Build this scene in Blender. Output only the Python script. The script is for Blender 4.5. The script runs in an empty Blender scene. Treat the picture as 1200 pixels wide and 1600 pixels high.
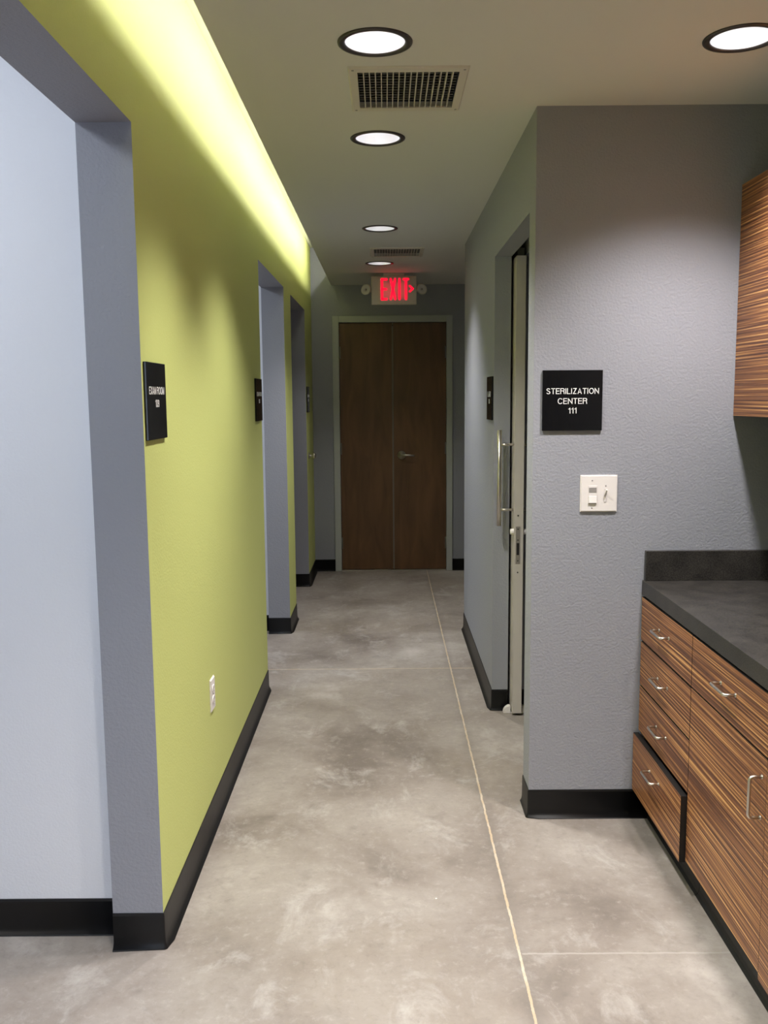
import bpy, bmesh, math, random
from mathutils import Vector, Matrix
from mathutils.geometry import tessellate_polygon
random.seed(7)
scn = bpy.context.scene
col = scn.collection
PI = math.pi

# ------------------------------------------------------------------ measures (metres)
XL, XR = -0.62, 0.503          # faces of the green wall and of the grey corridor wall
XLI = -0.758                   # room side of the green wall
ZC = 2.44                      # corridor ceiling
ZT = 2.745                     # raised strip of ceiling over the light cove
XS = -0.448                    # edge of the dropped ceiling
YD = 7.837                     # far wall
YF = 3.117                     # wall with the sterilization sign
XW = 1.51                      # wall behind the counter
HB = 0.1025                    # base height
HO = 2.178                     # head of the left openings
HP = 2.13                      # head of the pocket door opening
YB = -2.6                      # wall behind the viewer

# ------------------------------------------------------------------ materials
def nt(name):
    m = bpy.data.materials.new(name); m.use_nodes = True
    n = m.node_tree.nodes; l = m.node_tree.links
    return m, n, l, n['Principled BSDF']

def simple(name, rgb, rough=0.5, metal=0.0, bump=0.0, bscale=200.0, spec=0.5, vary=0.0, vscale=3.0, emit=None, es=0):
    m, n, l, b = nt(name)
    b.inputs['Base Color'].default_value = (*rgb, 1)
    b.inputs['Roughness'].default_value = rough
    b.inputs['Metallic'].default_value = metal
    b.inputs['Specular IOR Level'].default_value = spec
    tc = n.new('ShaderNodeTexCoord')
    if emit:
        b.inputs['Emission Color'].default_value = (*emit, 1)
        b.inputs['Emission Strength'].default_value = es
    if vary:
        no = n.new('ShaderNodeTexNoise'); no.inputs['Scale'].default_value = vscale; no.inputs['Detail'].default_value = 5
        l.new(tc.outputs['Object'], no.inputs['Vector'])
        mx = n.new('ShaderNodeMix'); mx.data_type = 'RGBA'
        mx.inputs[6].default_value = (*[c*(1-vary) for c in rgb], 1)
        mx.inputs[7].default_value = (*[min(1, c*(1+vary)) for c in rgb], 1)
        l.new(no.outputs['Fac'], mx.inputs[0]); l.new(mx.outputs[2], b.inputs['Base Color'])
    if bump:
        no = n.new('ShaderNodeTexNoise'); no.inputs['Scale'].default_value = bscale; no.inputs['Detail'].default_value = 3
        l.new(tc.outputs['Object'], no.inputs['Vector'])
        bp = n.new('ShaderNodeBump'); bp.inputs['Strength'].default_value = bump; bp.inputs['Distance'].default_value = 0.002
        l.new(no.outputs['Fac'], bp.inputs['Height']); l.new(bp.outputs['Normal'], b.inputs['Normal'])
    return m

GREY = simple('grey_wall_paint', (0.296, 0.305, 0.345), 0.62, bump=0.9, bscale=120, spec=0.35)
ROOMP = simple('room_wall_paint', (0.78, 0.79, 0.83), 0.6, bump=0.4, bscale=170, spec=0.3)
GREEN = simple('green_wall_paint', (0.58, 0.625, 0.215), 0.62, bump=0.35, bscale=170, spec=0.3)
CEIL = simple('ceiling_paint', (0.645, 0.64, 0.60), 0.8, bump=0.15, bscale=120, spec=0.2)
COVEW = simple('cove_paint', (0.70, 0.70, 0.66), 0.8, spec=0.2)
RUBBER = simple('black_rubber', (0.0045, 0.0045, 0.005), 0.42, bump=0.1, bscale=60, spec=0.38)
STEEL = simple('brushed_steel', (0.62, 0.59, 0.54), 0.28, 1.0)
HINGE = simple('hinge_steel', (0.25, 0.25, 0.23), 0.4, 1.0)
RING = simple('bronze_trim', (0.055, 0.048, 0.045), 0.35, 0.3)
REFL = simple('reflector', (0.92, 0.92, 0.95), 0.30, 1.0)
HOLE = simple('dark_duct', (0.012, 0.012, 0.011), 0.9, spec=0.1)
DUCT = simple('duct_louvre', (0.30, 0.30, 0.28), 0.6)
GRILLE = simple('grille_paint', (0.60, 0.57, 0.50), 0.5)
WHITE = simple('white_plastic', (0.80, 0.76, 0.74), 0.35)
WHITED = simple('grey_plastic', (0.30, 0.28, 0.27), 0.35)
FRAME = simple('door_frame_paint', (0.43, 0.45, 0.43), 0.45, bump=0.05, spec=0.4)
LEAF = simple('aluminium_leaf', (0.56, 0.52, 0.48), 0.45, 0.0, vary=0.06, vscale=8)
BLACK = simple('black_laminate_edge', (0.012, 0.011, 0.011), 0.5)
SIGNB = simple('black_sign_plastic', (0.006, 0.006, 0.007), 0.16, bump=0.25, bscale=25, spec=0.3)
INK = simple('white_lettering', (0.85, 0.85, 0.85), 0.5)
SHELL = simple('sign_housing', (0.52, 0.50, 0.43), 0.45)
LENS = simple('lamp_lens', (0.60, 0.58, 0.52), 0.3)
DIM = simple('lens_recess', (0.28, 0.27, 0.24), 0.5)
RED = simple('lit_red_letter', (0.8, 0.02, 0.05), 0.5, emit=(1.0, 0.005, 0.035), es=1.0)
LAMP = simple('lit_lamp_disc', (0.9, 0.9, 0.9), 0.5, emit=(1.0, 0.97, 0.95), es=24)
TUBE = simple('lit_tube', (0.9, 0.9, 0.9), 0.5, emit=(1.0, 0.97, 0.85), es=8)
PANEL = simple('lit_panel', (0.9, 0.9, 0.9), 0.5, emit=(0.86, 0.93, 1.0), es=5)

def door_wood():
    m, n, l, b = nt('stained_birch')
    tc = n.new('ShaderNodeTexCoord'); mp = n.new('ShaderNodeMapping'); mp.inputs['Scale'].default_value = (9, 9, 1.6)
    no = n.new('ShaderNodeTexNoise'); no.inputs['Scale'].default_value = 1.4; no.inputs['Detail'].default_value = 7; no.inputs['Distortion'].default_value = 0.7
    rp = n.new('ShaderNodeValToRGB')
    rp.color_ramp.elements[0].position = .25; rp.color_ramp.elements[0].color = (0.080, 0.041, 0.017, 1)
    rp.color_ramp.elements[1].position = .75; rp.color_ramp.elements[1].color = (0.165, 0.080, 0.034, 1)
    l.new(tc.outputs['Object'], mp.inputs['Vector']); l.new(mp.outputs[0], no.inputs['Vector'])
    l.new(no.outputs['Fac'], rp.inputs[0]); l.new(rp.outputs[0], b.inputs['Base Color'])
    b.inputs['Roughness'].default_value = 0.42
    return m
DWOOD = door_wood()

def zebra():
    m, n, l, b = nt('zebrano_laminate')
    ge = n.new('ShaderNodeNewGeometry')
    sep = n.new('ShaderNodeSeparateXYZ'); l.new(ge.outputs['Position'], sep.inputs[0])
    def noise(ys, zs, det, seed):
        cb = n.new('ShaderNodeCombineXYZ')
        a = n.new('ShaderNodeMath'); a.operation = 'MULTIPLY'; a.inputs[1].default_value = ys; l.new(sep.outputs['Y'], a.inputs[0])
        c = n.new('ShaderNodeMath'); c.operation = 'MULTIPLY'; c.inputs[1].default_value = zs; l.new(sep.outputs['Z'], c.inputs[0])
        l.new(a.outputs[0], cb.inputs[0]); l.new(c.outputs[0], cb.inputs[1]); cb.inputs[2].default_value = seed
        no = n.new('ShaderNodeTexNoise'); no.inputs['Scale'].default_value = 1; no.inputs['Detail'].default_value = det; no.inputs['Roughness'].default_value = .55
        l.new(cb.outputs[0], no.inputs['Vector']); return no.outputs['Fac']
    f = noise(1.0, 165, 2.0, 0.0)
    g = noise(0.7, 30, 1.0, 9.0)
    h = noise(2.0, 300, 1.0, 4.0)
    ad = n.new('ShaderNodeMath'); ad.operation = 'MULTIPLY_ADD'; ad.inputs[1].default_value = 0.05; l.new(g, ad.inputs[0]); l.new(f, ad.inputs[2])
    ad2 = n.new('ShaderNodeMath'); ad2.operation = 'MULTIPLY_ADD'; ad2.inputs[1].default_value = 0.30; l.new(h, ad2.inputs[0]); l.new(ad.outputs[0], ad2.inputs[2])
    rp = n.new('ShaderNodeValToRGB'); e = rp.color_ramp.elements
    e[0].position = .53; e[0].color = (0.095, 0.038, 0.022, 1)
    e[1].position = .86; e[1].color = (0.72, 0.40, 0.155, 1)
    for p, c in ((.62, (0.165, 0.066, 0.032)), (.70, (0.265, 0.108, 0.045)), (.775, (0.47, 0.225, 0.082))):
        k = e.new(p); k.color = (*c, 1)
    l.new(ad2.outputs[0], rp.inputs[0]); l.new(rp.outputs[0], b.inputs['Base Color'])
    b.inputs['Roughness'].default_value = 0.42; b.inputs['Specular IOR Level'].default_value = 0.35
    return m
ZEBRA = zebra()

def counter():
    m, n, l, b = nt('charcoal_laminate')
    tc = n.new('ShaderNodeTexCoord')
    no = n.new('ShaderNodeTexNoise'); no.inputs['Scale'].default_value = 260; no.inputs['Detail'].default_value = 4
    n2 = n.new('ShaderNodeTexNoise'); n2.inputs['Scale'].default_value = 14; n2.inputs['Detail'].default_value = 5
    l.new(tc.outputs['Object'], no.inputs['Vector']); l.new(tc.outputs['Object'], n2.inputs['Vector'])
    av = n.new('ShaderNodeMath'); av.operation = 'MULTIPLY_ADD'; av.inputs[1].default_value = .4
    l.new(n2.outputs['Fac'], av.inputs[0]); l.new(no.outputs['Fac'], av.inputs[2])
    rp = n.new('ShaderNodeValToRGB')
    rp.color_ramp.elements[0].position = .5; rp.color_ramp.elements[0].color = (0.012, 0.0115, 0.011, 1)
    rp.color_ramp.elements[1].position = .95; rp.color_ramp.elements[1].color = (0.062, 0.056, 0.050, 1)
    l.new(av.outputs[0], rp.inputs[0]); l.new(rp.outputs[0], b.inputs['Base Color'])
    b.inputs['Roughness'].default_value = 0.38; b.inputs['Specular IOR Level'].default_value = 0.3
    return m
COUNTER = counter()

def floor_mat():
    m, n, l, b = nt('polished_concrete')
    ge = n.new('ShaderNodeNewGeometry'); P = ge.outputs['Position']
    sep = n.new('ShaderNodeSeparateXYZ'); l.new(P, sep.inputs[0])
    def M(op, a, bb=None, c=None, clamp=False):
        k = n.new('ShaderNodeMath'); k.operation = op; k.use_clamp = clamp
        for i, v in enumerate((a, bb, c)):
            if v is None: continue
            if isinstance(v, (int, float)): k.inputs[i].default_value = v
            else: l.new(v, k.inputs[i])
        return k.outputs[0]
    def N(s, d, dist=0, r=.6, scl=(1, 1, 1)):
        mp = n.new('ShaderNodeMapping'); mp.inputs['Scale'].default_value = scl; l.new(P, mp.inputs['Vector'])
        k = n.new('ShaderNodeTexNoise'); k.inputs['Scale'].default_value = s; k.inputs['Detail'].default_value = d
        k.inputs['Distortion'].default_value = dist; k.inputs['Roughness'].default_value = r
        l.new(mp.outputs[0], k.inputs['Vector']); return k.outputs['Fac']
    def ramp(f, pts):
        r = n.new('ShaderNodeValToRGB'); e = r.color_ramp.elements
        e[0].position, e[0].color = pts[0][0], (*pts[0][1], 1); e[1].position, e[1].color = pts[-1][0], (*pts[-1][1], 1)
        for p, c in pts[1:-1]:
            q = e.new(p); q.color = (*c, 1)
        l.new(f, r.inputs[0]); return r.outputs[0]
    def mix(f, a, c):
        k = n.new('ShaderNodeMix'); k.data_type = 'RGBA'
        if isinstance(f, float): k.inputs[0].default_value = f
        else: l.new(f, k.inputs[0])
        for i, v in ((6, a), (7, c)):
            if isinstance(v, tuple): k.inputs[i].default_value = (*v, 1)
            else: l.new(v, k.inputs[i])
        return k.outputs[2]
    big = N(1.5, 9, .35, .62)
    base = ramp(big, [(.32, (0.150, 0.126, 0.108)), (.46, (0.240, 0.207, 0.182)), (.58, (0.300, 0.268, 0.240)), (.70, (0.44, 0.40, 0.37))])
    warm = N(.8, 3, 0, .5)
    base = mix(M('MULTIPLY', M('SUBTRACT', warm, .5, clamp=True), 2.2, clamp=True), base, (0.285, 0.235, 0.175))
    bl = N(5.5, 12, .5, .72, (1, .7, 1))                                   # pale mineral blooms
    base = mix(M('MULTIPLY', M('SUBTRACT', bl, .54, clamp=True), 4.5, clamp=True), base, (0.42, 0.395, 0.37))
    gr = N(28, 8, .2, .75)
    base = mix(M('MULTIPLY', M('SUBTRACT', gr, .54, clamp=True), 2.2, clamp=True), base, (0.46, 0.425, 0.39))
    base = mix(M('MULTIPLY', M('SUBTRACT', .46, gr, clamp=True), 2.2, clamp=True), base, (0.14, 0.122, 0.106))
    st = N(9, 6, .3, .6)                                                    # dark smudges
    base = mix(M('MULTIPLY', M('SUBTRACT', st, .60, clamp=True), 2.6, clamp=True), base, (0.13, 0.118, 0.105))
    fine = N(60, 4, 0, .6)
    base = mix(M('MULTIPLY', M('SUBTRACT', fine, .5, clamp=True), .6, clamp=True), base, (0.13, 0.12, 0.11))
    vo = n.new('ShaderNodeTexVoronoi'); vo.inputs['Scale'].default_value = 6; l.new(P, vo.inputs['Vector'])   # paint specks
    sz = n.new('ShaderNodeSeparateColor'); l.new(vo.outputs['Color'], sz.inputs[0])
    base = mix(M('LESS_THAN', vo.outputs['Distance'], M('MULTIPLY', M('POWER', sz.outputs[0], 4.0), .040)), base, (0.62, 0.60, 0.56))
    wob = M('MULTIPLY', M('SUBTRACT', N(22, 5, 0, .7), .5), .010)
    # saw-cut joints filled with tan sealant
    dx = M('ABSOLUTE', M('ADD', M('SUBTRACT', sep.outputs['X'], .3525), wob))
    j1 = M('LESS_THAN', dx, .0036)
    dy = M('ABSOLUTE', M('ADD', M('SUBTRACT', sep.outputs['Y'], 4.935), M('MULTIPLY', wob, .8)))
    j2 = M('LESS_THAN', dy, .0044)
    fill = mix(M('MULTIPLY', M('SUBTRACT', N(12, 3), .45, clamp=True), 4.0, clamp=True), (0.46, 0.36, 0.25), (0.52, 0.46, 0.38))
    hal = M('MULTIPLY', M('SUBTRACT', 1.0, M('MULTIPLY', dx, 28.0), clamp=True), M('MULTIPLY', N(7, 5), .55))
    base = mix(hal, base, (0.13, 0.115, 0.10))
    dy2 = M('ABSOLUTE', M('ADD', M('SUBTRACT', sep.outputs['Y'], 2.305), wob))
    j3 = M('MULTIPLY', M('LESS_THAN', dy2, .0035), M('MULTIPLY', M('GREATER_THAN', sep.outputs['X'], .36), .45))
    base = mix(j3, base, (0.44, 0.41, 0.38))
    base = mix(M('MULTIPLY', j2, .85), base, fill)
    base = mix(j1, base, fill)
    l.new(base, b.inputs['Base Color'])
    rr = n.new('ShaderNodeMapRange'); rr.inputs['To Min'].default_value = .36; rr.inputs['To Max'].default_value = .58
    l.new(bl, rr.inputs['Value']); l.new(rr.outputs[0], b.inputs['Roughness'])
    b.inputs['Specular IOR Level'].default_value = 0.35
    bp = n.new('ShaderNodeBump'); bp.inputs['Strength'].default_value = .12; bp.inputs['Distance'].default_value = .003
    l.new(N(30, 6), bp.inputs['Height']); l.new(bp.outputs[0], b.inputs['Normal'])
    return m
FLOOR = floor_mat()

# ------------------------------------------------------------------ mesh helpers
def box(bm, a, b, mi=0, bev=0.0):
    x0, x1 = sorted((a[0], b[0])); y0, y1 = sorted((a[1], b[1])); z0, z1 = sorted((a[2], b[2]))
    v = [bm.verts.new(p) for p in ((x0,y0,z0),(x1,y0,z0),(x1,y1,z0),(x0,y1,z0),(x0,y0,z1),(x1,y0,z1),(x1,y1,z1),(x0,y1,z1))]
    fs = [bm.faces.new([v[i] for i in q]) for q in ((3,2,1,0),(4,5,6,7),(0,1,5,4),(1,2,6,5),(2,3,7,6),(3,0,4,7))]
    for f in fs: f.material_index = mi
    if bev:
        es = list({e for f in fs for e in f.edges})
        bmesh.ops.bevel(bm, geom=es, offset=bev, segments=2, affect='EDGES', profile=.5)
    return fs

def lathe(bm, prof, seg=40, mat=Matrix(), mi=0, closed=False):
    """prof: list of (r, z) revolved about z"""
    rings = []
    for r, z in prof:
        if r < 1e-6: rings.append([bm.verts.new(mat @ Vector((0, 0, z)))])
        else: rings.append([bm.verts.new(mat @ Vector((r*math.cos(2*PI*k/seg), r*math.sin(2*PI*k/seg), z))) for k in range(seg)])
    pairs = list(zip(rings, rings[1:])) + ([(rings[-1], rings[0])] if closed else [])
    for A, B in pairs:
        for k in range(seg):
            k2 = (k+1) % seg
            q = [A[k % len(A)], A[k2 % len(A)], B[k2 % len(B)], B[k % len(B)]]
            u = []
            for w in q:
                if w not in u: u.append(w)
            if len(u) > 2:
                f = bm.faces.new(u); f.smooth = True; f.material_index = mi

def tube(bm, pts, r, seg=12, mi=0):
    pts = [Vector(p) for p in pts]; rings = []; n = len(pts)
    t0 = (pts[1]-pts[0]).normalized()
    up = Vector((0, 0, 1)) if abs(t0.z) < .9 else Vector((1, 0, 0))
    for i, p in enumerate(pts):
        t = ((pts[min(i+1, n-1)]-pts[i]).normalized() + (pts[i]-pts[max(i-1, 0)]).normalized()).normalized()
        a = up - t*up.dot(t); a.normalize(); b = t.cross(a); up = a
        rings.append([bm.verts.new(p + r*(math.cos(2*PI*k/seg)*a + math.sin(2*PI*k/seg)*b)) for k in range(seg)])
    for A, B in zip(rings, rings[1:]):
        for k in range(seg):
            f = bm.faces.new((A[k], A[(k+1) % seg], B[(k+1) % seg], B[k])); f.smooth = True; f.material_index = mi
    bm.faces.new(rings[0][::-1]); bm.faces.new(rings[-1])

def prism(bm, poly, fn, d0, d1, mi=0):
    """poly 2D, fn(u, v, d) -> 3D"""
    A = [bm.verts.new(fn(u, v, d0)) for u, v in poly]; B = [bm.verts.new(fn(u, v, d1)) for u, v in poly]
    n = len(poly)
    fs = [bm.faces.new(A[::-1]), bm.faces.new(B)]
    for i in range(n): fs.append(bm.faces.new((A[i], A[(i+1) % n], B[(i+1) % n], B[i])))
    for f in fs: f.material_index = mi

def obj(name, bm, mats, parent=None, fix=True):
    if fix: bmesh.ops.recalc_face_normals(bm, faces=bm.faces[:])
    me = bpy.data.meshes.new(name); bm.to_mesh(me); bm.free()
    for m in (mats if isinstance(mats, (list, tuple)) else [mats]): me.materials.append(m)
    o = bpy.data.objects.new(name, me); col.objects.link(o)
    if parent: o.parent = parent
    return o

def tag(o, label=None, cat=None, group=None, kind=None):
    for k, v in (('label', label), ('category', cat), ('group', group), ('kind', kind)):
        if v: o[k] = v
    return o

def thing(name, label, cat, loc=(0, 0, 0), group=None, kind=None, rotz=0):
    o = bpy.data.objects.new(name, None); col.objects.link(o); o.location = loc; o.rotation_euler = (0, 0, rotz)
    o.empty_display_size = .05
    return tag(o, label, cat, group, kind)

def one(name, a, b, mat, parent=None, bev=0.0):
    bm = bmesh.new(); box(bm, a, b, 0, bev); return obj(name, bm, mat, parent)

def dup(root, loc, label, rotz=None):
    r = root.copy(); col.objects.link(r); r.location = loc; r['label'] = label
    if rotz is not None: r.rotation_euler = (0, 0, rotz)
    for ch in list(root.children):
        c = ch.copy(); col.objects.link(c); c.parent = r
        for g in ch.children:
            d = g.copy(); col.objects.link(d); d.parent = c
    return r

def struct(name, bm, mats, label=None, cat=None):
    return tag(obj(name, bm, mats), label, cat, None, 'structure')

# ------------------------------------------------------------------ floor and ceilings
bm = bmesh.new(); box(bm, (-3.9, YB-.1, -.12), (2.7, YD+.12, 0))
struct('floor', bm, FLOOR, 'mottled grey polished concrete floor with tan filled saw joints', 'floor')

CANS = [(-.02, 2.566), (-.02, 3.474), (-.022, 5.263), (-.033, 6.598), (.955, 2.56),
        (-.02, 1.15), (-.02, -.4), (.955, 1.15), (.955, -.4), (1.65, 6.85)]
VENTS = [(-.101, .2505, 2.742, 3.143), (-.091, .2575, 5.918, 6.286)]
bm = bmesh.new()
def circ(cx, cy, r, n=32): return [Vector((cx+r*math.cos(2*PI*k/n), cy+r*math.sin(2*PI*k/n), 0)) for k in range(n)]
def slab(bm, x0, x1, y0, y1, holes, z0, z1, mi=0):
    outer = [Vector((x0, y0, 0)), Vector((x1, y0, 0)), Vector((x1, y1, 0)), Vector((x0, y1, 0))]
    polys = [outer] + holes
    flat = [p for q in polys for p in q]
    tris = tessellate_polygon(polys)
    for z in (z0, z1):
        vs = [bm.verts.new((p.x, p.y, z)) for p in flat]
        for t in tris:
            try: f = bm.faces.new([vs[i] for i in t]); f.material_index = mi
            except ValueError: pass
    for q in polys:
        A = [bm.verts.new((p.x, p.y, z0)) for p in q]; B = [bm.verts.new((p.x, p.y, z1)) for p in q]
        for i in range(len(q)):
            f = bm.faces.new((A[i], A[(i+1) % len(q)], B[(i+1) % len(q)], B[i])); f.material_index = mi
holes = [circ(x, y, .089) for x, y in CANS]
for x0, x1, y0, y1 in VENTS:
    holes.append([Vector((x0+.022, y0+.03, 0)), Vector((x1-.022, y0+.03, 0)), Vector((x1-.022, y1-.03, 0)), Vector((x0+.022, y1-.03, 0))])
slab(bm, XS, 2.6, YB, YD, holes, ZC, ZC+.016)
bmesh.ops.remove_doubles(bm, verts=bm.verts[:], dist=1e-5)
box(bm, (XS, YB, ZC+.0162), (XS+.02, YD, 2.565), 1)                   # lip of the cove
box(bm, (-.24, YB, ZC+.0165), (-.22, YD, ZT), 1)                        # back of the cove
box(bm, (XLI-.01, YB, ZT+.001), (-.215, YD, ZT+.06), 1)                 # raised strip
struct('ceiling', bm, [CEIL, COVEW], 'pale dropped drywall ceiling over the corridor with a light slot along the green wall', 'ceiling')
bm = bmesh.new(); box(bm, (-3.9, YB, ZT+.062), (XLI, YD, ZT+.12))
struct('ceiling_rooms', bm, CEIL)

# ------------------------------------------------------------------ walls
OPEN = [(1.15, 2.344), (4.596, 5.72), (6.131, 7.187)]
bm = bmesh.new()
def leftseg(y0, y1, z0, z1):
    fs = box(bm, (XLI, y0, z0), (XL, y1, z1), 1)
    for f in fs:
        c = f.calc_center_median()
        if abs(c.x-XL) < 1e-4: f.material_index = 0
ys = [YB] + [v for o in OPEN for v in o] + [YD]
for i in range(0, len(ys), 2): leftseg(ys[i], ys[i+1], 0, HO)
leftseg(YB, YD, HO, ZT)
bmesh.ops.remove_doubles(bm, verts=bm.verts[:], dist=1e-5)
struct('wall_left', bm, [GREEN, GREY], 'yellow-green corridor wall with three openings and grey painted jambs', 'wall')

def plain(name, a, b, mat=GREY, label=None):
    bm = bmesh.new(); box(bm, a, b); return struct(name, bm, mat, label, 'wall' if label else None)
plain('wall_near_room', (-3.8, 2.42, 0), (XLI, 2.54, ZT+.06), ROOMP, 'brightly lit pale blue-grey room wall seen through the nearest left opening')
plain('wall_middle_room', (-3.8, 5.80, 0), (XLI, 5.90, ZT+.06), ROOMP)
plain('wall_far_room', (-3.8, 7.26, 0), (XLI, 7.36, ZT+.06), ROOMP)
plain('wall_rooms_left', (-3.9, YB, 0), (-3.8, YD, ZT+.06))
plain('wall_back', (-3.8, YB-.1, 0), (2.6, YB, ZT+.06))
bm = bmesh.new()
DX0, DX1, DZ = -.389, .522, 2.13
box(bm, (-3.8, YD, 0), (DX0-.012, YD+.12, ZT+.06)); box(bm, (DX1+.012, YD, 0), (2.6, YD+.12, ZT+.06)); box(bm, (DX0-.012, YD, DZ+.012), (DX1+.012, YD+.12, ZT+.06))
struct('wall_far', bm, GREY, 'dim grey end wall around the brown double door', 'wall')
# wall with the sterilization sign
plain('wall_front', (XR, YF, 0), (XW, YF+.13, ZC), GREY, 'grey textured wall facing the viewer behind the black sterilization sign')
# corridor wall with the pocket
bm = bmesh.new()
JY, EY = 4.246, 5.819
box(bm, (XR, JY, 0), (.578, EY, HP)); box(bm, (.638, JY, 0), (.720, EY, HP)); box(bm, (.578, EY-.1, 0), (.638, EY, HP))
box(bm, (XR, YF+.13, HP), (.578, EY, ZC)); box(bm, (.638, YF+.13, HP), (.720, EY, ZC)); box(bm, (.578, YF+.13, 2.26), (.638, EY, ZC))
bmesh.ops.remove_doubles(bm, verts=bm.verts[:], dist=1e-5)
struct('wall_right', bm, GREY, 'grey corridor wall with a slot for the sliding door', 'wall')
plain('wall_side_corridor', (.720, 5.70, 0), (2.6, EY, ZC))
plain('wall_counter', (XW, YB, 0), (XW+.1, YF+.13, ZC))
plain('wall_outer', (2.6, YB, 0), (2.7, YD, ZT+.06))

# ------------------------------------------------------------------ rubber base, swept round the corners
PROF = [(0, 0), (.0185, 0), (.0200, .002), (.0185, .004), (.011, .009), (.0065, .018), (.0045, .032), (.0035, .095), (.0025, HB-.0008), (0, HB)]
def baseboard(name, paths):
    bm = bmesh.new()
    for path in paths:
        P = [Vector(p) for p in path]; st = []
        for i, p in enumerate(P):
            dn = (P[i+1]-p).normalized() if i < len(P)-1 else None
            dp = (p-P[i-1]).normalized() if i > 0 else None
            nn = Vector((dn.y, -dn.x)) if dn else None; npv = Vector((dp.y, -dp.x)) if dp else None
            if dn is None: st.append((p, npv))
            elif dp is None: st.append((p, nn))
            else:
                cr = dp.x*dn.y-dp.y*dn.x
                if cr > 0:       # outside corner: fan
                    a0 = math.atan2(npv.y, npv.x); a1 = math.atan2(nn.y, nn.x)
                    d = (a1-a0+PI) % (2*PI)-PI
                    L0, L1 = (p-P[i-1]).length, (P[i+1]-p).length
                    if L0 > .2: st.append((p-dp*.035, npv))
                    for k in range(7):
                        a = a0+d*k/6; st.append((p, Vector((math.cos(a), math.sin(a)))*-.45))
                    if L1 > .2: st.append((p+dn*.035, nn))
                else:
                    m = (npv+nn); m = m/(m.dot(npv)); st.append((p, m))
        rings = []
        for p, n in st:
            q = 1.0
            if 0.4 < n.length < 0.5: q = .45; n = n/-.45            # stretched round an outside corner
            rings.append([bm.verts.new((p.x+n.x*(.0002+(o if o < .0036 else .0035+(o-.0035)*q)), p.y+n.y*(.0002+(o if o < .0036 else .0035+(o-.0035)*q)), z)) for o, z in PROF])
        for A, B in zip(rings, rings[1:]):
            for k in range(len(PROF)-1):
                f = bm.faces.new((A[k], A[k+1], B[k+1], B[k])); f.smooth = 2 < k < 7
        bm.faces.new(rings[0]); bm.faces.new(rings[-1][::-1])
    bmesh.ops.remove_doubles(bm, verts=bm.verts[:], dist=1e-6)
    return struct(name, bm, RUBBER, None, None)
baseboard('baseboard_left', [
    [(-3.8, 2.42), (XLI, 2.42)], [(XLI, 2.344), (XL, 2.344), (XL, 4.596), (XLI, 4.596), (XLI, 2.54)],
    [(-3.8, 5.80), (XLI, 5.80)], [(XLI, 5.72), (XL, 5.72), (XL, 6.131), (XLI, 6.131), (XLI, 5.90)],
    [(-3.8, 7.26), (XLI, 7.26)], [(XLI, 7.187), (XL, 7.187), (XL, YD), (-.443, YD)]])
baseboard('baseboard_far', [[(.575, YD), (2.6, YD)]])
baseboard('baseboard_right', [[(2.6, EY), (XR, EY), (XR, JY), (.577, JY)], [(.639, JY), (.720, JY), (.720, 5.70), (2.6, 5.70)]])
baseboard('baseboard_front', [[(1.4, YF+.13), (XR, YF+.13), (XR, YF), (.93, YF)]])

# ------------------------------------------------------------------ far double door
d1 = thing('door_1', 'dark brown flush double door in a grey metal frame at the corridor end', 'door', (0, YD, 0), kind='structure')
bm = bmesh.new()
fy0, fy1 = -.018, .10
for s, xa, xb in ((0, -.443, DX0), (1, DX1, .573)): box(bm, (xa, fy0, 0), (xb, -.0005, 2.184), 0, .002)
box(bm, (DX0+.0003, fy0, DZ), (DX1-.0003, -.0005, 2.184), 0, .002)
box(bm, (DX0-.011, 0, 0), (DX0-.0002, fy1, DZ+.011)); box(bm, (DX1+.0002, 0, 0), (DX1+.011, fy1, DZ+.011)); box(bm, (DX0, 0, DZ+.0002), (DX1, fy1, DZ+.011))
box(bm, (DX0, .055, 0.0), (DX0+.016, .075, DZ)); box(bm, (DX1-.016, .055, 0), (DX1, .075, DZ)); box(bm, (DX0+.016, .055, DZ-.016), (DX1-.016, .075, DZ))
obj('door_frame', bm, FRAME, d1)
cx = .067
for x0, x1, nm in ((DX0+.003, cx-.0025, 'l'), (cx+.0025, DX1-.003, 'r')):
    lf = one('door_leaf', (x0, .004, .012), (x1, .048, DZ-.004), DWOOD, d1, .0015)
    hx = DX0 if nm == 'l' else DX1
    for z in (.245, 1.065, 1.88):
        bm = bmesh.new(); tube(bm, [(hx, -.003, z-.055), (hx, -.003, z+.055)], .0065, 12)
        box(bm, (hx-.012, .001, z-.05), (hx+.012, .0036, z+.05)); obj('hinge', bm, HINGE, lf)
    if nm == 'r':
        bm = bmesh.new()
        lathe(bm, [(0, 0), (.034, 0), (.036, .004), (.034, .010), (.016, .014), (.013, .034), (0, .034)], 32,
              Matrix.Translation((.137, .004, 1.008)) @ Matrix.Rotation(PI/2, 4, 'X'))
        tube(bm, [(.137, -.024, 1.008), (.150, -.040, 1.008), (.165, -.046, 1.009), (.205, -.046, 1.008), (.247, -.038, 1.004)], .0085, 12)
        obj('lever_handle', bm, STEEL, lf)
        bm = bmesh.new(); box(bm, (cx-.009, -.0015, .02), (cx+.005, .0035, DZ-.03), 0, .001); obj('astragal', bm, simple('astragal_metal', (.16, .13, .10), .4), lf)
one('threshold', (DX0, .0, .0005), (DX1, .05, .009), STEEL, d1)
one('closet_back', (DX0-.01, .101, 0.0), (DX1+.01, .118, DZ), HOLE, d1)

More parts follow.
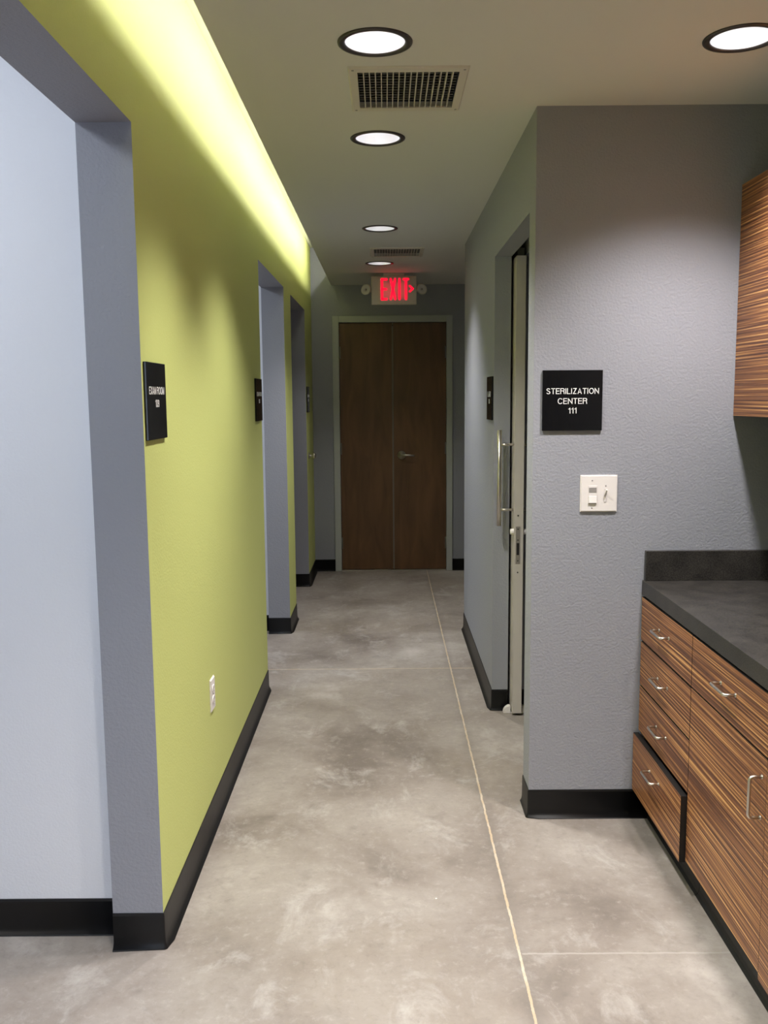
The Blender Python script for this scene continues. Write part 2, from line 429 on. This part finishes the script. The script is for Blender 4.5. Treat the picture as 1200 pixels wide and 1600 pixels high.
# ------------------------------------------------------------------ pocket door
LX0, LX1, LY = .590, .633, 4.163
d2 = thing('door_2', 'narrow edge of a grey-beige sliding door pulled from its wall slot on the right', 'door', (.6115, LY, 0), kind='structure')
def rel(x, y, z): return (x-.6115, y-LY, z)
lf = one('door_leaf', rel(LX0, LY, .012), rel(LX1, LY+1.05, 2.122), LEAF, d2, .0012)
bm = bmesh.new()
box(bm, rel(.607-.0095, LY-.0012, .730), rel(.607+.0115, LY+.0005, .905), 0, .0004)
obj('latch_plate', bm, simple('latch_plate_metal', (.34, .31, .28), .35, .4), lf)
bm = bmesh.new()
box(bm, rel(.602, LY-.0016, .772), rel(.614, LY-.001, .828)); obj('latch_bolt', bm, BLACK, lf)
bm = bmesh.new()
for z in (.956, .893, .842, .745, .690):
    lathe(bm, [(0, .0018), (.003, .0018), (.0035, 0)], 12, Matrix.Translation(rel(.608, LY, z)) @ Matrix.Rotation(PI/2, 4, 'X'))
obj('screw', bm, BLACK, lf)
for s in (-1, 1):
    bm = bmesh.new(); hx = .6115+s*.0875; fx = LX0 if s < 0 else LX1
    tube(bm, [rel(hx, 4.197, .904), rel(hx, 4.197, 1.348)], .0105, 20)
    for z in (.979, 1.281): tube(bm, [rel(fx, 4.197, z), rel(hx, 4.197, z)], .0058, 12)
    obj('pull_handle', bm, STEEL, lf)
    bm = bmesh.new()
    lathe(bm, [(0, .016), (.010, .016), (.014, .012), (.015, 0)], 20, Matrix.Translation(rel(fx, 4.183, .878)) @ Matrix.Rotation(s*PI/2, 4, 'Y'))
    tag(obj('thumb_turn', bm, WHITE, lf), 'white thumb turn')
bm = bmesh.new()
box(bm, rel(.580, 3.30, 2.225), rel(.643, 5.65, 2.258)); box(bm, rel(.600, 4.2, 2.122), rel(.630, 4.5, 2.16)); box(bm, rel(.611, 4.25, 2.16), rel(.619, 4.29, 2.225))
obj('track', bm, HINGE, d2)
g = thing('floor_guide', 'white plastic floor guide hugging the foot of the sliding door', 'door guide', (.6115, 4.215, 0))
for s in (-1, 1):
    bm = bmesh.new(); poly = [(0, 0)] + [(.034*math.cos(a*PI/20), .036*math.sin(a*PI/20)) for a in range(0, 11)]
    prism(bm, poly, lambda u, v, d: (s*(.0255+u), d, v), -.016, .012)
    bmesh.ops.bevel(bm, geom=bm.edges[:], offset=.0015, segments=2, affect='EDGES')
    obj('guide_cheek', bm, WHITE, g)
one('guide_plate', (-.0255, -.014, .0003), (.0255, .010, .004), WHITE, g)

# ------------------------------------------------------------------ recessed lights
def can(x, y, label, seen=True):
    t = thing('recessed_light', label, 'ceiling light', (x, y, ZC), 'round recessed downlights')
    bm = bmesh.new(); lathe(bm, [(.080, -.0005), (.083, -.004), (.094, -.005), (.100, -.0028), (.1005, -.0003), (.080, -.0001)], 56, closed=True)
    obj('trim_ring', bm, RING, t)
    bm = bmesh.new(); lathe(bm, [(.0805, -.0002), (.079, .015), (.074, .045), (.066, .075), (.056, .098)], 56)
    bmesh.ops.reverse_faces(bm, faces=bm.faces[:]); obj('reflector', bm, REFL, t, False)
    bm = bmesh.new(); lathe(bm, [(.056, .098), (.03, .094), (0, .093)], 40); obj('lamp', bm, LAMP, t)
    return t
CL = ['nearest and largest round recessed light in the row down the corridor ceiling',
      'second round recessed light along the corridor, just beyond the big air grille',
      'third round recessed light along the corridor, just before the small air grille',
      'farthest small recessed light, just in front of the red exit sign',
      'bright round recessed light above the counter, cut by the photo edge',
      'recessed light in the corridor ceiling overhead', 'recessed light in the corridor ceiling behind the viewer',
      'recessed light over the near part of the counter', 'recessed light over the counter behind the viewer',
      'recessed light in the side corridor ceiling']
c0 = can(*CANS[0], CL[0])
for (x, y), lb in zip(CANS[1:], CL[1:]): dup(c0, (x, y, ZC), lb)
def light(kind, name, loc, energy, color, **kw):
    d = bpy.data.lights.new(name, kind); d.energy = energy; d.color = color
    for k, v in kw.items():
        if k != 'rot': setattr(d, k, v)
    o = bpy.data.objects.new(name, d); col.objects.link(o); o.location = loc
    if 'rot' in kw: o.rotation_euler = kw['rot']
    return o
WARM = (1.0, .90, .80)
COOLW = (1.0, .965, .93)
PW = [100, 100, 88, 46, 108, 105, 115, 115, 90, 5]
for (x, y), w in zip(CANS, PW):
    light('SPOT', 'downlight_beam', (x, y, ZC+.012), w*1.0, COOLW if x < .5 else (1.0, .955, .935), spot_size=math.radians(104 if x < .5 else 116), spot_blend=1.0, shadow_soft_size=.055)

# ------------------------------------------------------------------ cove tubes
TUBES = [(-2.0+i*1.19, -2.0+i*1.19+1.14) for i in range(8)]
t0 = None
for i, (a, b) in enumerate(TUBES):
    lb = 'hidden fluorescent strip in the cove above the green wall'
    if t0 is None:
        t0 = thing('strip_light', lb, 'strip light', (-.325, a, ZT), 'strip lights in the cove')
        one('housing', (-.03, 0, -.028), (.03, 1.14, -.0002), GRILLE, t0, .003)
        bm = bmesh.new(); tube(bm, [(0, .012, -.047), (0, 1.128, -.047)], .013, 16); obj('tube', bm, TUBE, t0)
        one('lamp_holder', (-.012, 0, -.064), (.012, .0119, -.028), WHITE, t0); one('lamp_holder', (-.012, 1.1281, -.064), (.012, 1.14, -.028), WHITE, t0)
    else: dup(t0, (-.325, a, ZT), lb)
    light('AREA', 'cove_glow', (-.341, (a+b)/2, ZT-.05), 3.6, (1.0, .97, .93), shape='RECTANGLE', size=.03, size_y=1.10,
          rot=(0, math.radians(62), 0))

# rooms: bright cool panel in the first room, weaker light in the others
def panel(x, y, w, lb, e):
    t = thing('ceiling_panel_light', lb, 'ceiling light', (x, y, ZT+.061), 'room panel lights')
    one('panel_frame', (-.32, -.62, -.022), (.32, .62, -.0005), WHITE, t, .003)
    one('diffuser', (-.29, -.59, -.024), (.29, .59, -.0225), PANEL, t)
    light('AREA', 'room_light', (x, y, ZT+.03), e, (.86, .93, 1.0), shape='RECTANGLE', size=.58, size_y=1.18)
panel(-1.75, 1.15, .5, 'panel light on the ceiling of the near left room', 20)
panel(-2.2, 4.5, .5, 'panel light on the ceiling of the middle left room', 26)

# daylight through the back window of the near room
bm = bmesh.new()
wx0, wx1, wz0, wz1 = -3.3, -1.3, .95, 2.25
for a, b in (((wx0, wz0), (wx1, wz0+.05)), ((wx0, wz1-.05), (wx1, wz1)), ((wx0, wz0+.05), (wx0+.05, wz1-.05)), ((wx1-.05, wz0+.05), (wx1, wz1-.05)), ((-2.325, wz0+.05), (-2.275, wz1-.05))):
    box(bm, (a[0], YB+.001, a[1]), (b[0], YB+.05, b[1]))
struct('window_1', bm, FRAME)
light('AREA', 'daylight', (-2.3, YB+.055, 1.6), 108, (.80, .89, 1.0), shape='RECTANGLE', size=1.9, size_y=1.2, rot=(-PI/2, 0, 0))

# ------------------------------------------------------------------ air grilles
def vent(x0, x1, y0, y1, label):
    W, H = x1-x0, y1-y0
    t = thing('air_grille', label, 'vent', ((x0+x1)/2, (y0+y1)/2, ZC), 'ceiling air grilles')
    hw, hh = W/2, H/2; ix, iy = hw-.027, hh-.036
    bm = bmesh.new()
    for a, b in (((-hw, -hh), (hw, -iy)), ((-hw, iy), (hw, hh)), ((-hw, -iy), (-ix, iy)), ((ix, -iy), (hw, iy))):
        box(bm, (a[0], a[1], -.006), (b[0], b[1], -.0004))
    bmesh.ops.remove_doubles(bm, verts=bm.verts[:], dist=1e-5)
    for v in bm.verts:
        if v.co.z < -.005 and (abs(abs(v.co.x)-hw) < 1e-4): v.co.x *= (hw-.004)/hw
        if v.co.z < -.005 and (abs(abs(v.co.y)-hh) < 1e-4): v.co.y *= (hh-.004)/hh
    fr = obj('frame', bm, GRILLE, t)
    for sx in (-1, 1):
        for sy in (-1, 1):
            bm = bmesh.new(); lathe(bm, [(0, -.0075), (.0035, -.0072), (.0042, -.006)], 12, Matrix.Translation((sx*(hw-.014), sy*(hh-.018), 0)))
            obj('screw', bm, DUCT, fr)
    n = 17
    for k in range(1, n):
        x = -ix + 2*ix*k/n
        bm = bmesh.new(); box(bm, (x-.0014, -iy, -.004), (x+.0014, iy, .012)); obj('blade', bm, GRILLE, t)
    bm = bmesh.new()
    for k in range(14):
        y = -iy+.012 + (2*iy-.02)*k/13
        prism(bm, [(y-.009, .016), (y-.0075, .015), (y+.006, .028), (y+.0045, .029)], lambda u, v, d: (d, u, v), -ix, ix)
    obj('louvre', bm, DUCT, t)
    bm = bmesh.new(); box(bm, (-ix-.002, -iy-.002, .0165), (ix+.002, iy+.002, .30))
    bm.faces.ensure_lookup_table()
    low = [f for f in bm.faces if f.calc_center_median().z < .02]; bmesh.ops.delete(bm, geom=low, context='FACES')
    bmesh.ops.reverse_faces(bm, faces=bm.faces[:]); obj('duct', bm, HOLE, t, False)
    return t
vent(*VENTS[0], 'large white air grille between the two nearest ceiling lights')
vent(*VENTS[1], 'small distant air grille just before the last ceiling light')

# ------------------------------------------------------------------ lettering
def arc(cx, cy, rx, ry, a0, a1, n=12):
    return [(cx+rx*math.cos(math.radians(a0+(a1-a0)*k/n)), cy+ry*math.sin(math.radians(a0+(a1-a0)*k/n))) for k in range(n+1)]
TT = .118                                    # stroke, in cap heights
h_ = TT/2
GLYPH = {
 'I': (.145, [[(h_, 0), (h_, 1)]]),
 'L': (.56, [[(h_, 1), (h_, h_), (.56, h_)]]),
 'T': (.64, [[(0, 1-h_), (.64, 1-h_)], [(.32, 0), (.32, 1-h_)]]),
 'E': (.60, [[(.60, 1-h_), (h_, 1-h_), (h_, h_), (.60, h_)], [(h_, .52), (.56, .52)]]),
 'Z': (.62, [[(.03, 1-h_), (.53, 1-h_), (.09, h_), (.60, h_)]]),
 'N': (.70, [[(h_, 0), (h_, 1)], [(.70-h_, 0), (.70-h_, 1)], [(h_, 1-.06), (.70-h_, .06)]]),
 'M': (.84, [[(h_, 0), (h_, 1)], [(.84-h_, 0), (.84-h_, 1)], [(h_, 1-.05), (.42, .06), (.84-h_, 1-.05)]]),
 'A': (.70, [[(.06, 0), (.35, .95), (.64, 0)], [(.15, .30), (.55, .30)]]),
 'X': (.66, [[(.06, 0), (.60, 1)], [(.06, 1), (.60, 0)]]),
 'O': (.78, [arc(.39, .5, .39-h_, .5-h_+.01, 0, 360, 28)]),
 'C': (.74, [arc(.39, .5, .39-h_, .5-h_+.01, 38, 322, 24)]),
 'R': (.68, [[(h_, 0), (h_, 1-h_), (.38, 1-h_)] + arc(.38, .735, .225, .195, 90, -90, 10)[1:] + [(h_, .54)], [(.42, .54), (.55, .46), (.60, 0)]]),
 'S': (.66, [arc(.33, .745, .245, .19, 20, 250, 14) + [(.40, .50)] + arc(.33, .27, .255, .205, 60, -165, 14)]),
 'B': (.66, [[(.38, .54), (h_, .54), (h_, 1-h_), (.36, 1-h_)] + arc(.36, .735, .20, .195, 90, -90, 8)[1:], [(h_, .54), (h_, h_), (.38, h_)] + arc(.38, .305, .215, .235, -90, 90, 8)[1:]]),
 '1': (.36, [[(.03, .74), (.20, .78), (.27, 1-.02)], [(.36-h_, 0), (.36-h_, 1)]]),
 '0': (.56, [arc(.28, .5, .28-h_, .5-h_+.01, 0, 360, 24)]),
 '7': (.56, [[(0, 1-h_), (.49, 1-h_), (.30, .55), (.20, 0)]]),
 '8': (.56, [arc(.28, .745, .20, .185, 0, 360, 18), arc(.28, .28, .21, .21, 0, 360, 18)]),
 '9': (.56, [arc(.28, .68, .205, .25, 0, 360, 20), [(.485, .68), (.47, .35), (.38, .10), (.22, h_), (.06, .16)]]),
 ' ': (.26, []),
}
def text_mesh(s, width, height, fn, depth=.0006):
    bm = bmesh.new(); x = 0; strokes = []
    for ch in s:
        w, st = GLYPH[ch]
        for q in st: strokes.append([(x+u, v) for u, v in q])
        x += w+.115
    x -= .115
    sx, sy = width/x, height
    for q in strokes:
        P = [Vector((u, v)) for u, v in q]; n = len(P); loop = (P[0]-P[-1]).length < 1e-4
        if loop: P = P[:-1]; n -= 1
        Lp, Rp = [], []
        for i, p in enumerate(P):
            dn = (P[(i+1) % n]-p).normalized() if (loop or i < n-1) else None
            dp = (p-P[i-1]).normalized() if (loop or i > 0) else None
            nn = Vector((-dn.y, dn.x)) if dn else None; pp = Vector((-dp.y, dp.x)) if dp else None
            if nn is None: m = pp
            elif pp is None: m = nn
            else: m = nn+pp; m = m/max(m.dot(pp), .45)
            Lp.append(p+m*h_); Rp.append(p-m*h_)
        def V(p, z): return bm.verts.new(fn((p.x-x/2)*sx, (p.y-.5)*sy, z))
        A = [V(p, 0) for p in Lp]; B = [V(p, 0) for p in Rp]; A2 = [V(p, depth) for p in Lp]; B2 = [V(p, depth) for p in Rp]
        for i in range(n if loop else n-1):
            j = (i+1) % n
            for f in ((A2[i], A2[j], B2[j], B2[i]), (A[i], B[i], B[j], A[j]), (A[i], A[j], A2[j], A2[i]), (B[i], B2[i], B2[j], B[j])): bm.faces.new(f)
        if not loop:
            bm.faces.new((A[0], A2[0], B2[0], B[0])); bm.faces.new((A[-1], B[-1], B2[-1], A2[-1]))
    return bm

def room_sign(loc, rotz, lines, label, w=.203, h=.203):
    """plate lies in local xz, facing local -y"""
    t = thing('room_sign', label, 'sign', loc, 'black room signs', None, rotz)
    one('plate', (-w/2, -.0085, -h/2), (w/2, -.0006, h/2), SIGNB, t, .001)
    for s, wd, hc, z in lines:
        obj('lettering', text_mesh(s, wd, hc, lambda u, v, d: (u, -.0086-d, z+v)), INK, t)
    return t
STL = [('STERILIZATION', .178, .0195, .0315), ('CENTER', .100, .0195, -.002), ('111', .0285, .0195, -.034)]
room_sign((.6335, YF, 1.4855), 0, STL, 'square black STERILIZATION CENTER 111 sign on the grey wall above the switch')
# faces of the green wall look towards +x: rotate so local -y is +x
EX = lambda nn: [('EXAM ROOM', .160, .020, .028), (nn, .040, .020, -.006)]
room_sign((XL, 2.462, 1.4955), PI/2, EX('109'), 'nearest black EXAM ROOM 109 sign, at left on the green wall')
room_sign((XL, 4.462, 1.4935), PI/2, EX('108'), 'black sign on the green wall just before the second opening')
room_sign((XL, 7.318, 1.489), PI/2, EX('107'), 'farthest thin black sign on the green wall beside the end wall')
room_sign((XR, 4.372, 1.4925), -PI/2, [('LAB', .115, .026, .020), ('110', .035, .022, -.014)], 'black sign on the right corridor wall beside the sliding door')

# ------------------------------------------------------------------ light switch plate (two gang)
t = thing('light_switch', 'white two-gang switch plate under the sterilization sign', 'light switch', (.730, YF, 1.168))
hw, hh = .0635, .0635
bm = bmesh.new(); fs = box(bm, (-hw, -.0065, -hh), (hw, -.0004, hh))
bmesh.ops.bevel(bm, geom=[e for e in bm.edges if all(v.co.y < -.006 for v in e.verts)], offset=.0035, segments=3, affect='EDGES')
pl = obj('cover_plate', bm, WHITE, t)
def sc(u, z): return (u, z)
bm = bmesh.new(); box(bm, (-.0370, -.0080, -.0365), (-.0060, -.0062, .0270), 0, .0005); d = obj('sensor_switch', bm, WHITE, t)
one('sensor_lens', (-.0345, -.0086, .0040), (-.0085, -.0079, .0205), WHITED, d, .0002)
bm = bmesh.new(); prism(bm, [(-.0345, -.0095), (-.0345, -.032), (-.0085, -.032), (-.0085, -.0095)], lambda u, v, dd: (u, -.0080-dd*(1 if v < -.02 else .35), v), 0, .004)
obj('push_button', bm, WHITE, d)
one('button_shadow', (-.0345, -.0084, -.0350), (-.0085, -.0079, -.0322), WHITED, d)  # thin grey strip coloured in as the shadow below the button
bm = bmesh.new(); box(bm, (.0175, -.0070, -.030), (.0285, -.0064, .016)); sw = obj('toggle_slot', bm, simple('slot_plastic', (.62, .58, .56), .4), t)
bm = bmesh.new(); prism(bm, [(0, -.006), (0, .004), (.0135, .0165), (.0150, .0120)], lambda u, v, dd: (.0205+dd, -.0068-u, v), 0, .0055)
obj('toggle', bm, WHITE, sw)
bm = bmesh.new(); box(bm, (.0180, -.0082, -.029), (.0235, -.0069, -.010), 0, .0003); obj('dimmer_slide', bm, WHITE, sw)
for x, z in ((-.0230, .0452), (-.0230, -.0500), (.0235, .0265)):
    bm = bmesh.new(); lathe(bm, [(0, .0078), (.0022, .0076), (.0028, .006)], 14, Matrix.Translation((x, 0, z)) @ Matrix.Rotation(PI/2, 4, 'X')); obj('screw', bm, WHITED, pl)

# ------------------------------------------------------------------ wall outlet on the green wall
t = thing('wall_outlet', 'white electrical outlet low on the green wall', 'outlet', (XL, 3.109, .469), None, None, PI/2)
bm = bmesh.new(); box(bm, (-.035, -.006, -.0575), (.035, -.0004, .0575))
bmesh.ops.bevel(bm, geom=[e for e in bm.edges if all(v.co.y < -.0055 for v in e.verts)], offset=.003, segments=3, affect='EDGES')
pl = obj('cover_plate', bm, WHITE, t)
for z in (-.0195, .0195):
    bm = bmesh.new(); prism(bm, [(.017*math.cos(a), z+min(.0135, max(-.0135, .017*math.sin(a)))) for a in [2*PI*k/24 for k in range(24)]], lambda u, v, dd: (u, -dd, v), .0058, .0085)
    r = obj('receptacle', bm, WHITE, t)
    bm = bmesh.new(); box(bm, (-.0075, -.0088, z-.001), (-.0055, -.0084, z+.008)); box(bm, (.0055, -.0088, z), (.0075, -.0084, z+.007)); box(bm, (-.002, -.0088, z-.010), (.002, -.0084, z-.006)); obj('slots', bm, BLACK, r)
bm = bmesh.new(); lathe(bm, [(0, .0072), (.0025, .007), (.003, .0055)], 14, Matrix.Rotation(PI/2, 4, 'X')); obj('screw', bm, WHITED, pl)

# small knob by the far corner, purpose unknown
bm = bmesh.new()
lathe(bm, [(0, .001), (.026, .001), (.027, .006), (.011, .010), (.010, .030), (.024, .038), (.026, .048), (.018, .058), (0, .060)], 28,
      Matrix.Translation((XL, 7.33, 1.04)) @ Matrix.Rotation(PI/2, 4, 'Y'))
tag(obj('wall_knob', bm, STEEL), 'small round silver knob sticking out of the far end of the green wall', 'wall_knob')

# ------------------------------------------------------------------ exit sign
EYs = 7.10; S = .000457*1.0
t = thing('exit_sign', 'lit red EXIT sign with two lamp heads hung in front of the end wall', 'exit sign', (.0735, EYs, 2.309))
EW, EH = .172, .1065
one('housing', (-EW, 0, -EH), (EW, .045, EH), SHELL, t, .004)
def capsule(bm, a, b, w, n=6):
    a, b = Vector(a), Vector(b); d = (b-a).normalized(); r = w/2; th = math.atan2(d.y, d.x)
    poly = [(b.x+r*math.cos(th-PI/2+PI*k/n), b.y+r*math.sin(th-PI/2+PI*k/n)) for k in range(n+1)] + \
           [(a.x+r*math.cos(th+PI/2+PI*k/n), a.y+r*math.sin(th+PI/2+PI*k/n)) for k in range(n+1)]
    prism(bm, poly, lambda u, v, dd: (u, -.0003-dd, v), 0, .0015)
def cc(x, y): return ((x-501.5)*S, (355-y)*S)
w = 42*S
LET = {'E': [((300, 175), (300, 497)), ((300, 175), (378, 175)), ((300, 335), (368, 335)), ((300, 497), (378, 497))],
       'X': [((447, 172), (520, 497)), ((520, 172), (447, 497))],
       'I': [((592, 172), (592, 497))],
       'T': [((662, 175), (737, 175)), ((700, 175), (700, 497))]}
for ch, st in LET.items():
    bm = bmesh.new()
    for a, b in st: capsule(bm, cc(*a), cc(*b), w)
    obj('letter', bm, RED, t)
bm = bmesh.new()
capsule(bm, cc(765, 285), cc(812, 330), 34*S); capsule(bm, cc(812, 330), cc(765, 375), 34*S); obj('arrow', bm, RED, t)
one('canopy', (-.078, .004, EH+.0002), (.078, .066, ZC-2.309-.0004), SHELL, t, .003)
for s in (-1, 1):
    bm = bmesh.new()
    M = Matrix.Translation((s*.2120, .012, .010)) @ Matrix.Rotation(s*math.radians(14), 4, 'Z') @ Matrix.Rotation(PI/2+math.radians(14), 4, 'X') @ Matrix.Rotation(s*math.radians(35), 4, 'Z') @ Matrix.Scale(.86, 4, (1, 0, 0))
    lathe(bm, [(0, -.040), (.022, -.036), (.037, -.018), (.043, .004), (.042, .012), (.037, .014)], 36, M)
    h = obj('lamp_head', bm, SHELL, t)
    bm = bmesh.new(); lathe(bm, [(.037, .012), (.024, .0115), (.0075, .008), (.007, .006)], 32, M); obj('lens', bm, LENS, h)
    bm = bmesh.new(); lathe(bm, [(.0072, .006), (.004, .009), (0, .0095)], 20, M); obj('bulb', bm, DIM, h)
    bm = bmesh.new(); tube(bm, [(s*.171, .022, .0), (s*.195, .030, .004)], .011, 12); obj('swivel', bm, SHELL, h)
light('AREA', 'exit_glow', (.0735, EYs-.012, 2.309), .045, (1.0, .02, .06), shape='RECTANGLE', size=.20, size_y=.12, rot=(PI/2, 0, 0))

# ------------------------------------------------------------------ base cabinets
FX = .889                                 # front plane of doors and drawers
def pull(parent, loc, vertical, L=.102, out=.030, r=.0042):
    """bow handle; base at loc on a face looking to -x"""
    x, y, z = loc; q = []
    R = .010
    prof = [(0, -L/2)] + [(out-R+R*math.sin(a), -L/2+R-R*math.cos(a)) for a in [k*PI/12 for k in range(0, 7)]] + \
           [(out-R+R*math.cos(a), L/2-R+R*math.sin(a)) for a in [k*PI/12 for k in range(0, 7)]] + [(0, L/2)]
    pts = [((x-o, y, z+s) if vertical else (x-o, y+s, z)) for o, s in prof]
    bm = bmesh.new(); tube(bm, pts, r, 14)
    for s in (-L/2, L/2):
        c = (x, y, z+s) if vertical else (x, y+s, z)
        lathe(bm, [(r*1.35, 0.0002), (r*1.35, .002), (r, .0025)], 14, Matrix.Translation(c) @ Matrix.Rotation(-PI/2, 4, 'Y'))
    return obj('handle', bm, STEEL, parent)
def front(name, parent, y0, y1, z0, z1, fx=FX, th=.019):
    bm = bmesh.new(); fs = box(bm, (fx, y0, z0), (fx+th, y1, z1), 1)
    for f in fs:
        if abs(f.calc_center_median().x-fx) < 1e-5: f.material_index = 0
    return obj(name, bm, [ZEBRA, BLACK], parent)
G = .0018
def cabinet(name, label, y0, y1, cells, toe=True):
    t = thing(name, label, 'cabinet', (0, 0, 0), 'base cabinets under the counter')
    one('body', (FX+.0205, y0+.0005, .105), (XW-.001, y1-.0005, .7995), BLACK, t)
    bm = bmesh.new(); box(bm, (.938, y0+.0005, 0.0005), (XW-.001, y1-.0005, .1045))
    prism(bm, [(.9378, .0006), (.924, .0006), (.9235, .003), (.931, .010), (.9345, .022), (.9355, .1045), (.9378, .1045)], lambda u, v, d: (u, d, v), y0+.001, y1-.001)
    obj('toe_kick', bm, RUBBER, t)
    return t
ZS = [(.6530, .8075), (.4925, .6500), (.3250, .4895)]
Y0, Y1, Y2, Y3 = YF-.003, 2.585, 2.045, 1.50
A = cabinet('base_cabinet', 'striped wood drawer cabinet in the corner, bottom drawer slightly open', Y1, Y0, None)
for (z0, z1), hz in zip(ZS, (.739, .576, .412)):
    d = front('drawer', A, Y1+G, Y0-.002, z0+G, z1-G)
    pull(d, (FX, 2.855, hz), False)
d = front('drawer', A, Y1+G+.001, Y0-.002, .108, .3155, FX-.018)
bm = bmesh.new(); box(bm, (FX+.0012, Y1+.02, .125), (FX+.02, Y0-.02, .27)); obj('drawer_box', bm, BLACK, d)
pull(d, (FX-.018, 2.855, .258), False)
B = cabinet('base_cabinet', 'striped wood cabinet with one wide drawer over a door, nearer than the drawer stack', Y2, Y1, None)
d = front('drawer', B, Y2+G, Y1-G, .6530+G, .8075-G); pull(d, (FX, 2.303, .739), False)
d = front('door', B, Y2+G, Y1-G, .1160, .6500); pull(d, (FX, 2.072, .548), True)
Cb = cabinet('base_cabinet', 'nearest striped wood cabinet, only a sliver of its door showing at the photo edge', Y3, Y2, None)
d = front('drawer', Cb, Y3+G, Y2-G, .6530+G, .8075-G); pull(d, (FX, 1.77, .739), False)
d = front('door', Cb, Y3+G, Y2-G, .1010, .6500, FX-.001); pull(d, (FX, 1.53, .548), True)

t = thing('countertop', 'charcoal laminate countertop with a short backsplash along the grey wall', 'countertop')
bm = bmesh.new(); box(bm, (FX-.0005, .90, .8135), (XW-.001, YF-.0008, .864), 0, .0012); obj('worktop', bm, COUNTER, t)
one('build_up', (FX+.022, .90, .8012), (XW-.001, YF-.0008, .8133), BLACK, t)
bm = bmesh.new(); box(bm, (FX+.006, YF-.020, .8642), (XW-.0205, YF-.0008, .968), 0, .001); obj('backsplash', bm, COUNTER, t)
bm = bmesh.new(); box(bm, (XW-.020, .90, .8642), (XW-.001, YF-.0008, .968), 0, .001); obj('backsplash', bm, COUNTER, t)

# ------------------------------------------------------------------ wall cabinets
UX = 1.181
def upper(y0, y1, label):
    t = thing('wall_cabinet', label, 'cabinet', (0, 0, 0), 'wall cabinets over the counter')
    one('body', (UX+.0205, y0+.001, 1.4335), (XW-.001, y1-.001, 2.183), BLACK, t)
    m = (y0+y1)/2
    for a, b, hy in ((y0, m, m-.035), (m, y1, m+.035)):
        d = front('door', t, a+G, b-G, 1.430, 2.186, UX)
        pull(d, (UX, hy, 1.53), True)
    return t
upper(2.20, YF-.002, 'striped wood wall cabinet above the counter, in the corner at the right edge')
upper(1.28, 2.198, 'striped wood wall cabinet nearer than the corner one')

for nm, lb, ct in (('baseboard_left', 'black rubber base along the left walls and jambs', 'baseboard'), ('baseboard_far', 'short black rubber base right of the brown double door', 'baseboard'),
                   ('baseboard_right', 'black rubber base along the right corridor wall and sliding door jamb', 'baseboard'), ('baseboard_front', 'black rubber base under the grey wall with the sterilization sign', 'baseboard'),
                   ('wall_middle_room', 'pale room wall glimpsed through the second left opening', 'wall'), ('wall_far_room', 'room wall behind the third left opening', 'wall'),
                   ('wall_rooms_left', 'far side wall of the left rooms', 'wall'), ('wall_back', 'wall behind the viewer', 'wall'), ('wall_side_corridor', 'near wall of the side corridor on the right', 'wall'),
                   ('wall_counter', 'wall behind the counter and wall cabinets at right', 'wall'), ('wall_outer', 'outer right wall closing the side corridor', 'wall'),
                   ('ceiling_rooms', 'ceiling of the left rooms', 'ceiling'), ('window_1', 'window in the back wall of the near left room', 'window')):
    tag(bpy.data.objects[nm], lb, ct)

# ------------------------------------------------------------------ world, camera
wd = bpy.data.worlds.new('world'); scn.world = wd; wd.use_nodes = True
wd.node_tree.nodes['Background'].inputs[0].default_value = (.5, .5, .52, 1); wd.node_tree.nodes['Background'].inputs[1].default_value = .02

f, pit, yaw, roll, h = 1424.48, .1250, -.0023, -.0080, 1.5006
cp, sp, cy_, sy_ = math.cos(pit), math.sin(pit), math.cos(yaw), math.sin(yaw)
F = Vector((sy_*cp, cy_*cp, -sp)); Rv = Vector((cy_, -sy_, 0)); U = Rv.cross(F)
r2 = Rv*math.cos(roll)+U*math.sin(roll); u2 = -Rv*math.sin(roll)+U*math.cos(roll)
cam = bpy.data.cameras.new('camera'); co = bpy.data.objects.new('camera', cam); col.objects.link(co)
co.matrix_world = Matrix(((r2.x, u2.x, -F.x, 0), (r2.y, u2.y, -F.y, 0), (r2.z, u2.z, -F.z, h), (0, 0, 0, 1)))
cam.sensor_fit = 'VERTICAL'; cam.sensor_height = 36; cam.lens = f/1600*36; cam.clip_start = .02
scn.camera = co
vs = scn.view_settings; vs.view_transform = 'Standard'; vs.look = 'None'; vs.gamma = 1; vs.use_curve_mapping = False; vs.exposure = 0.22
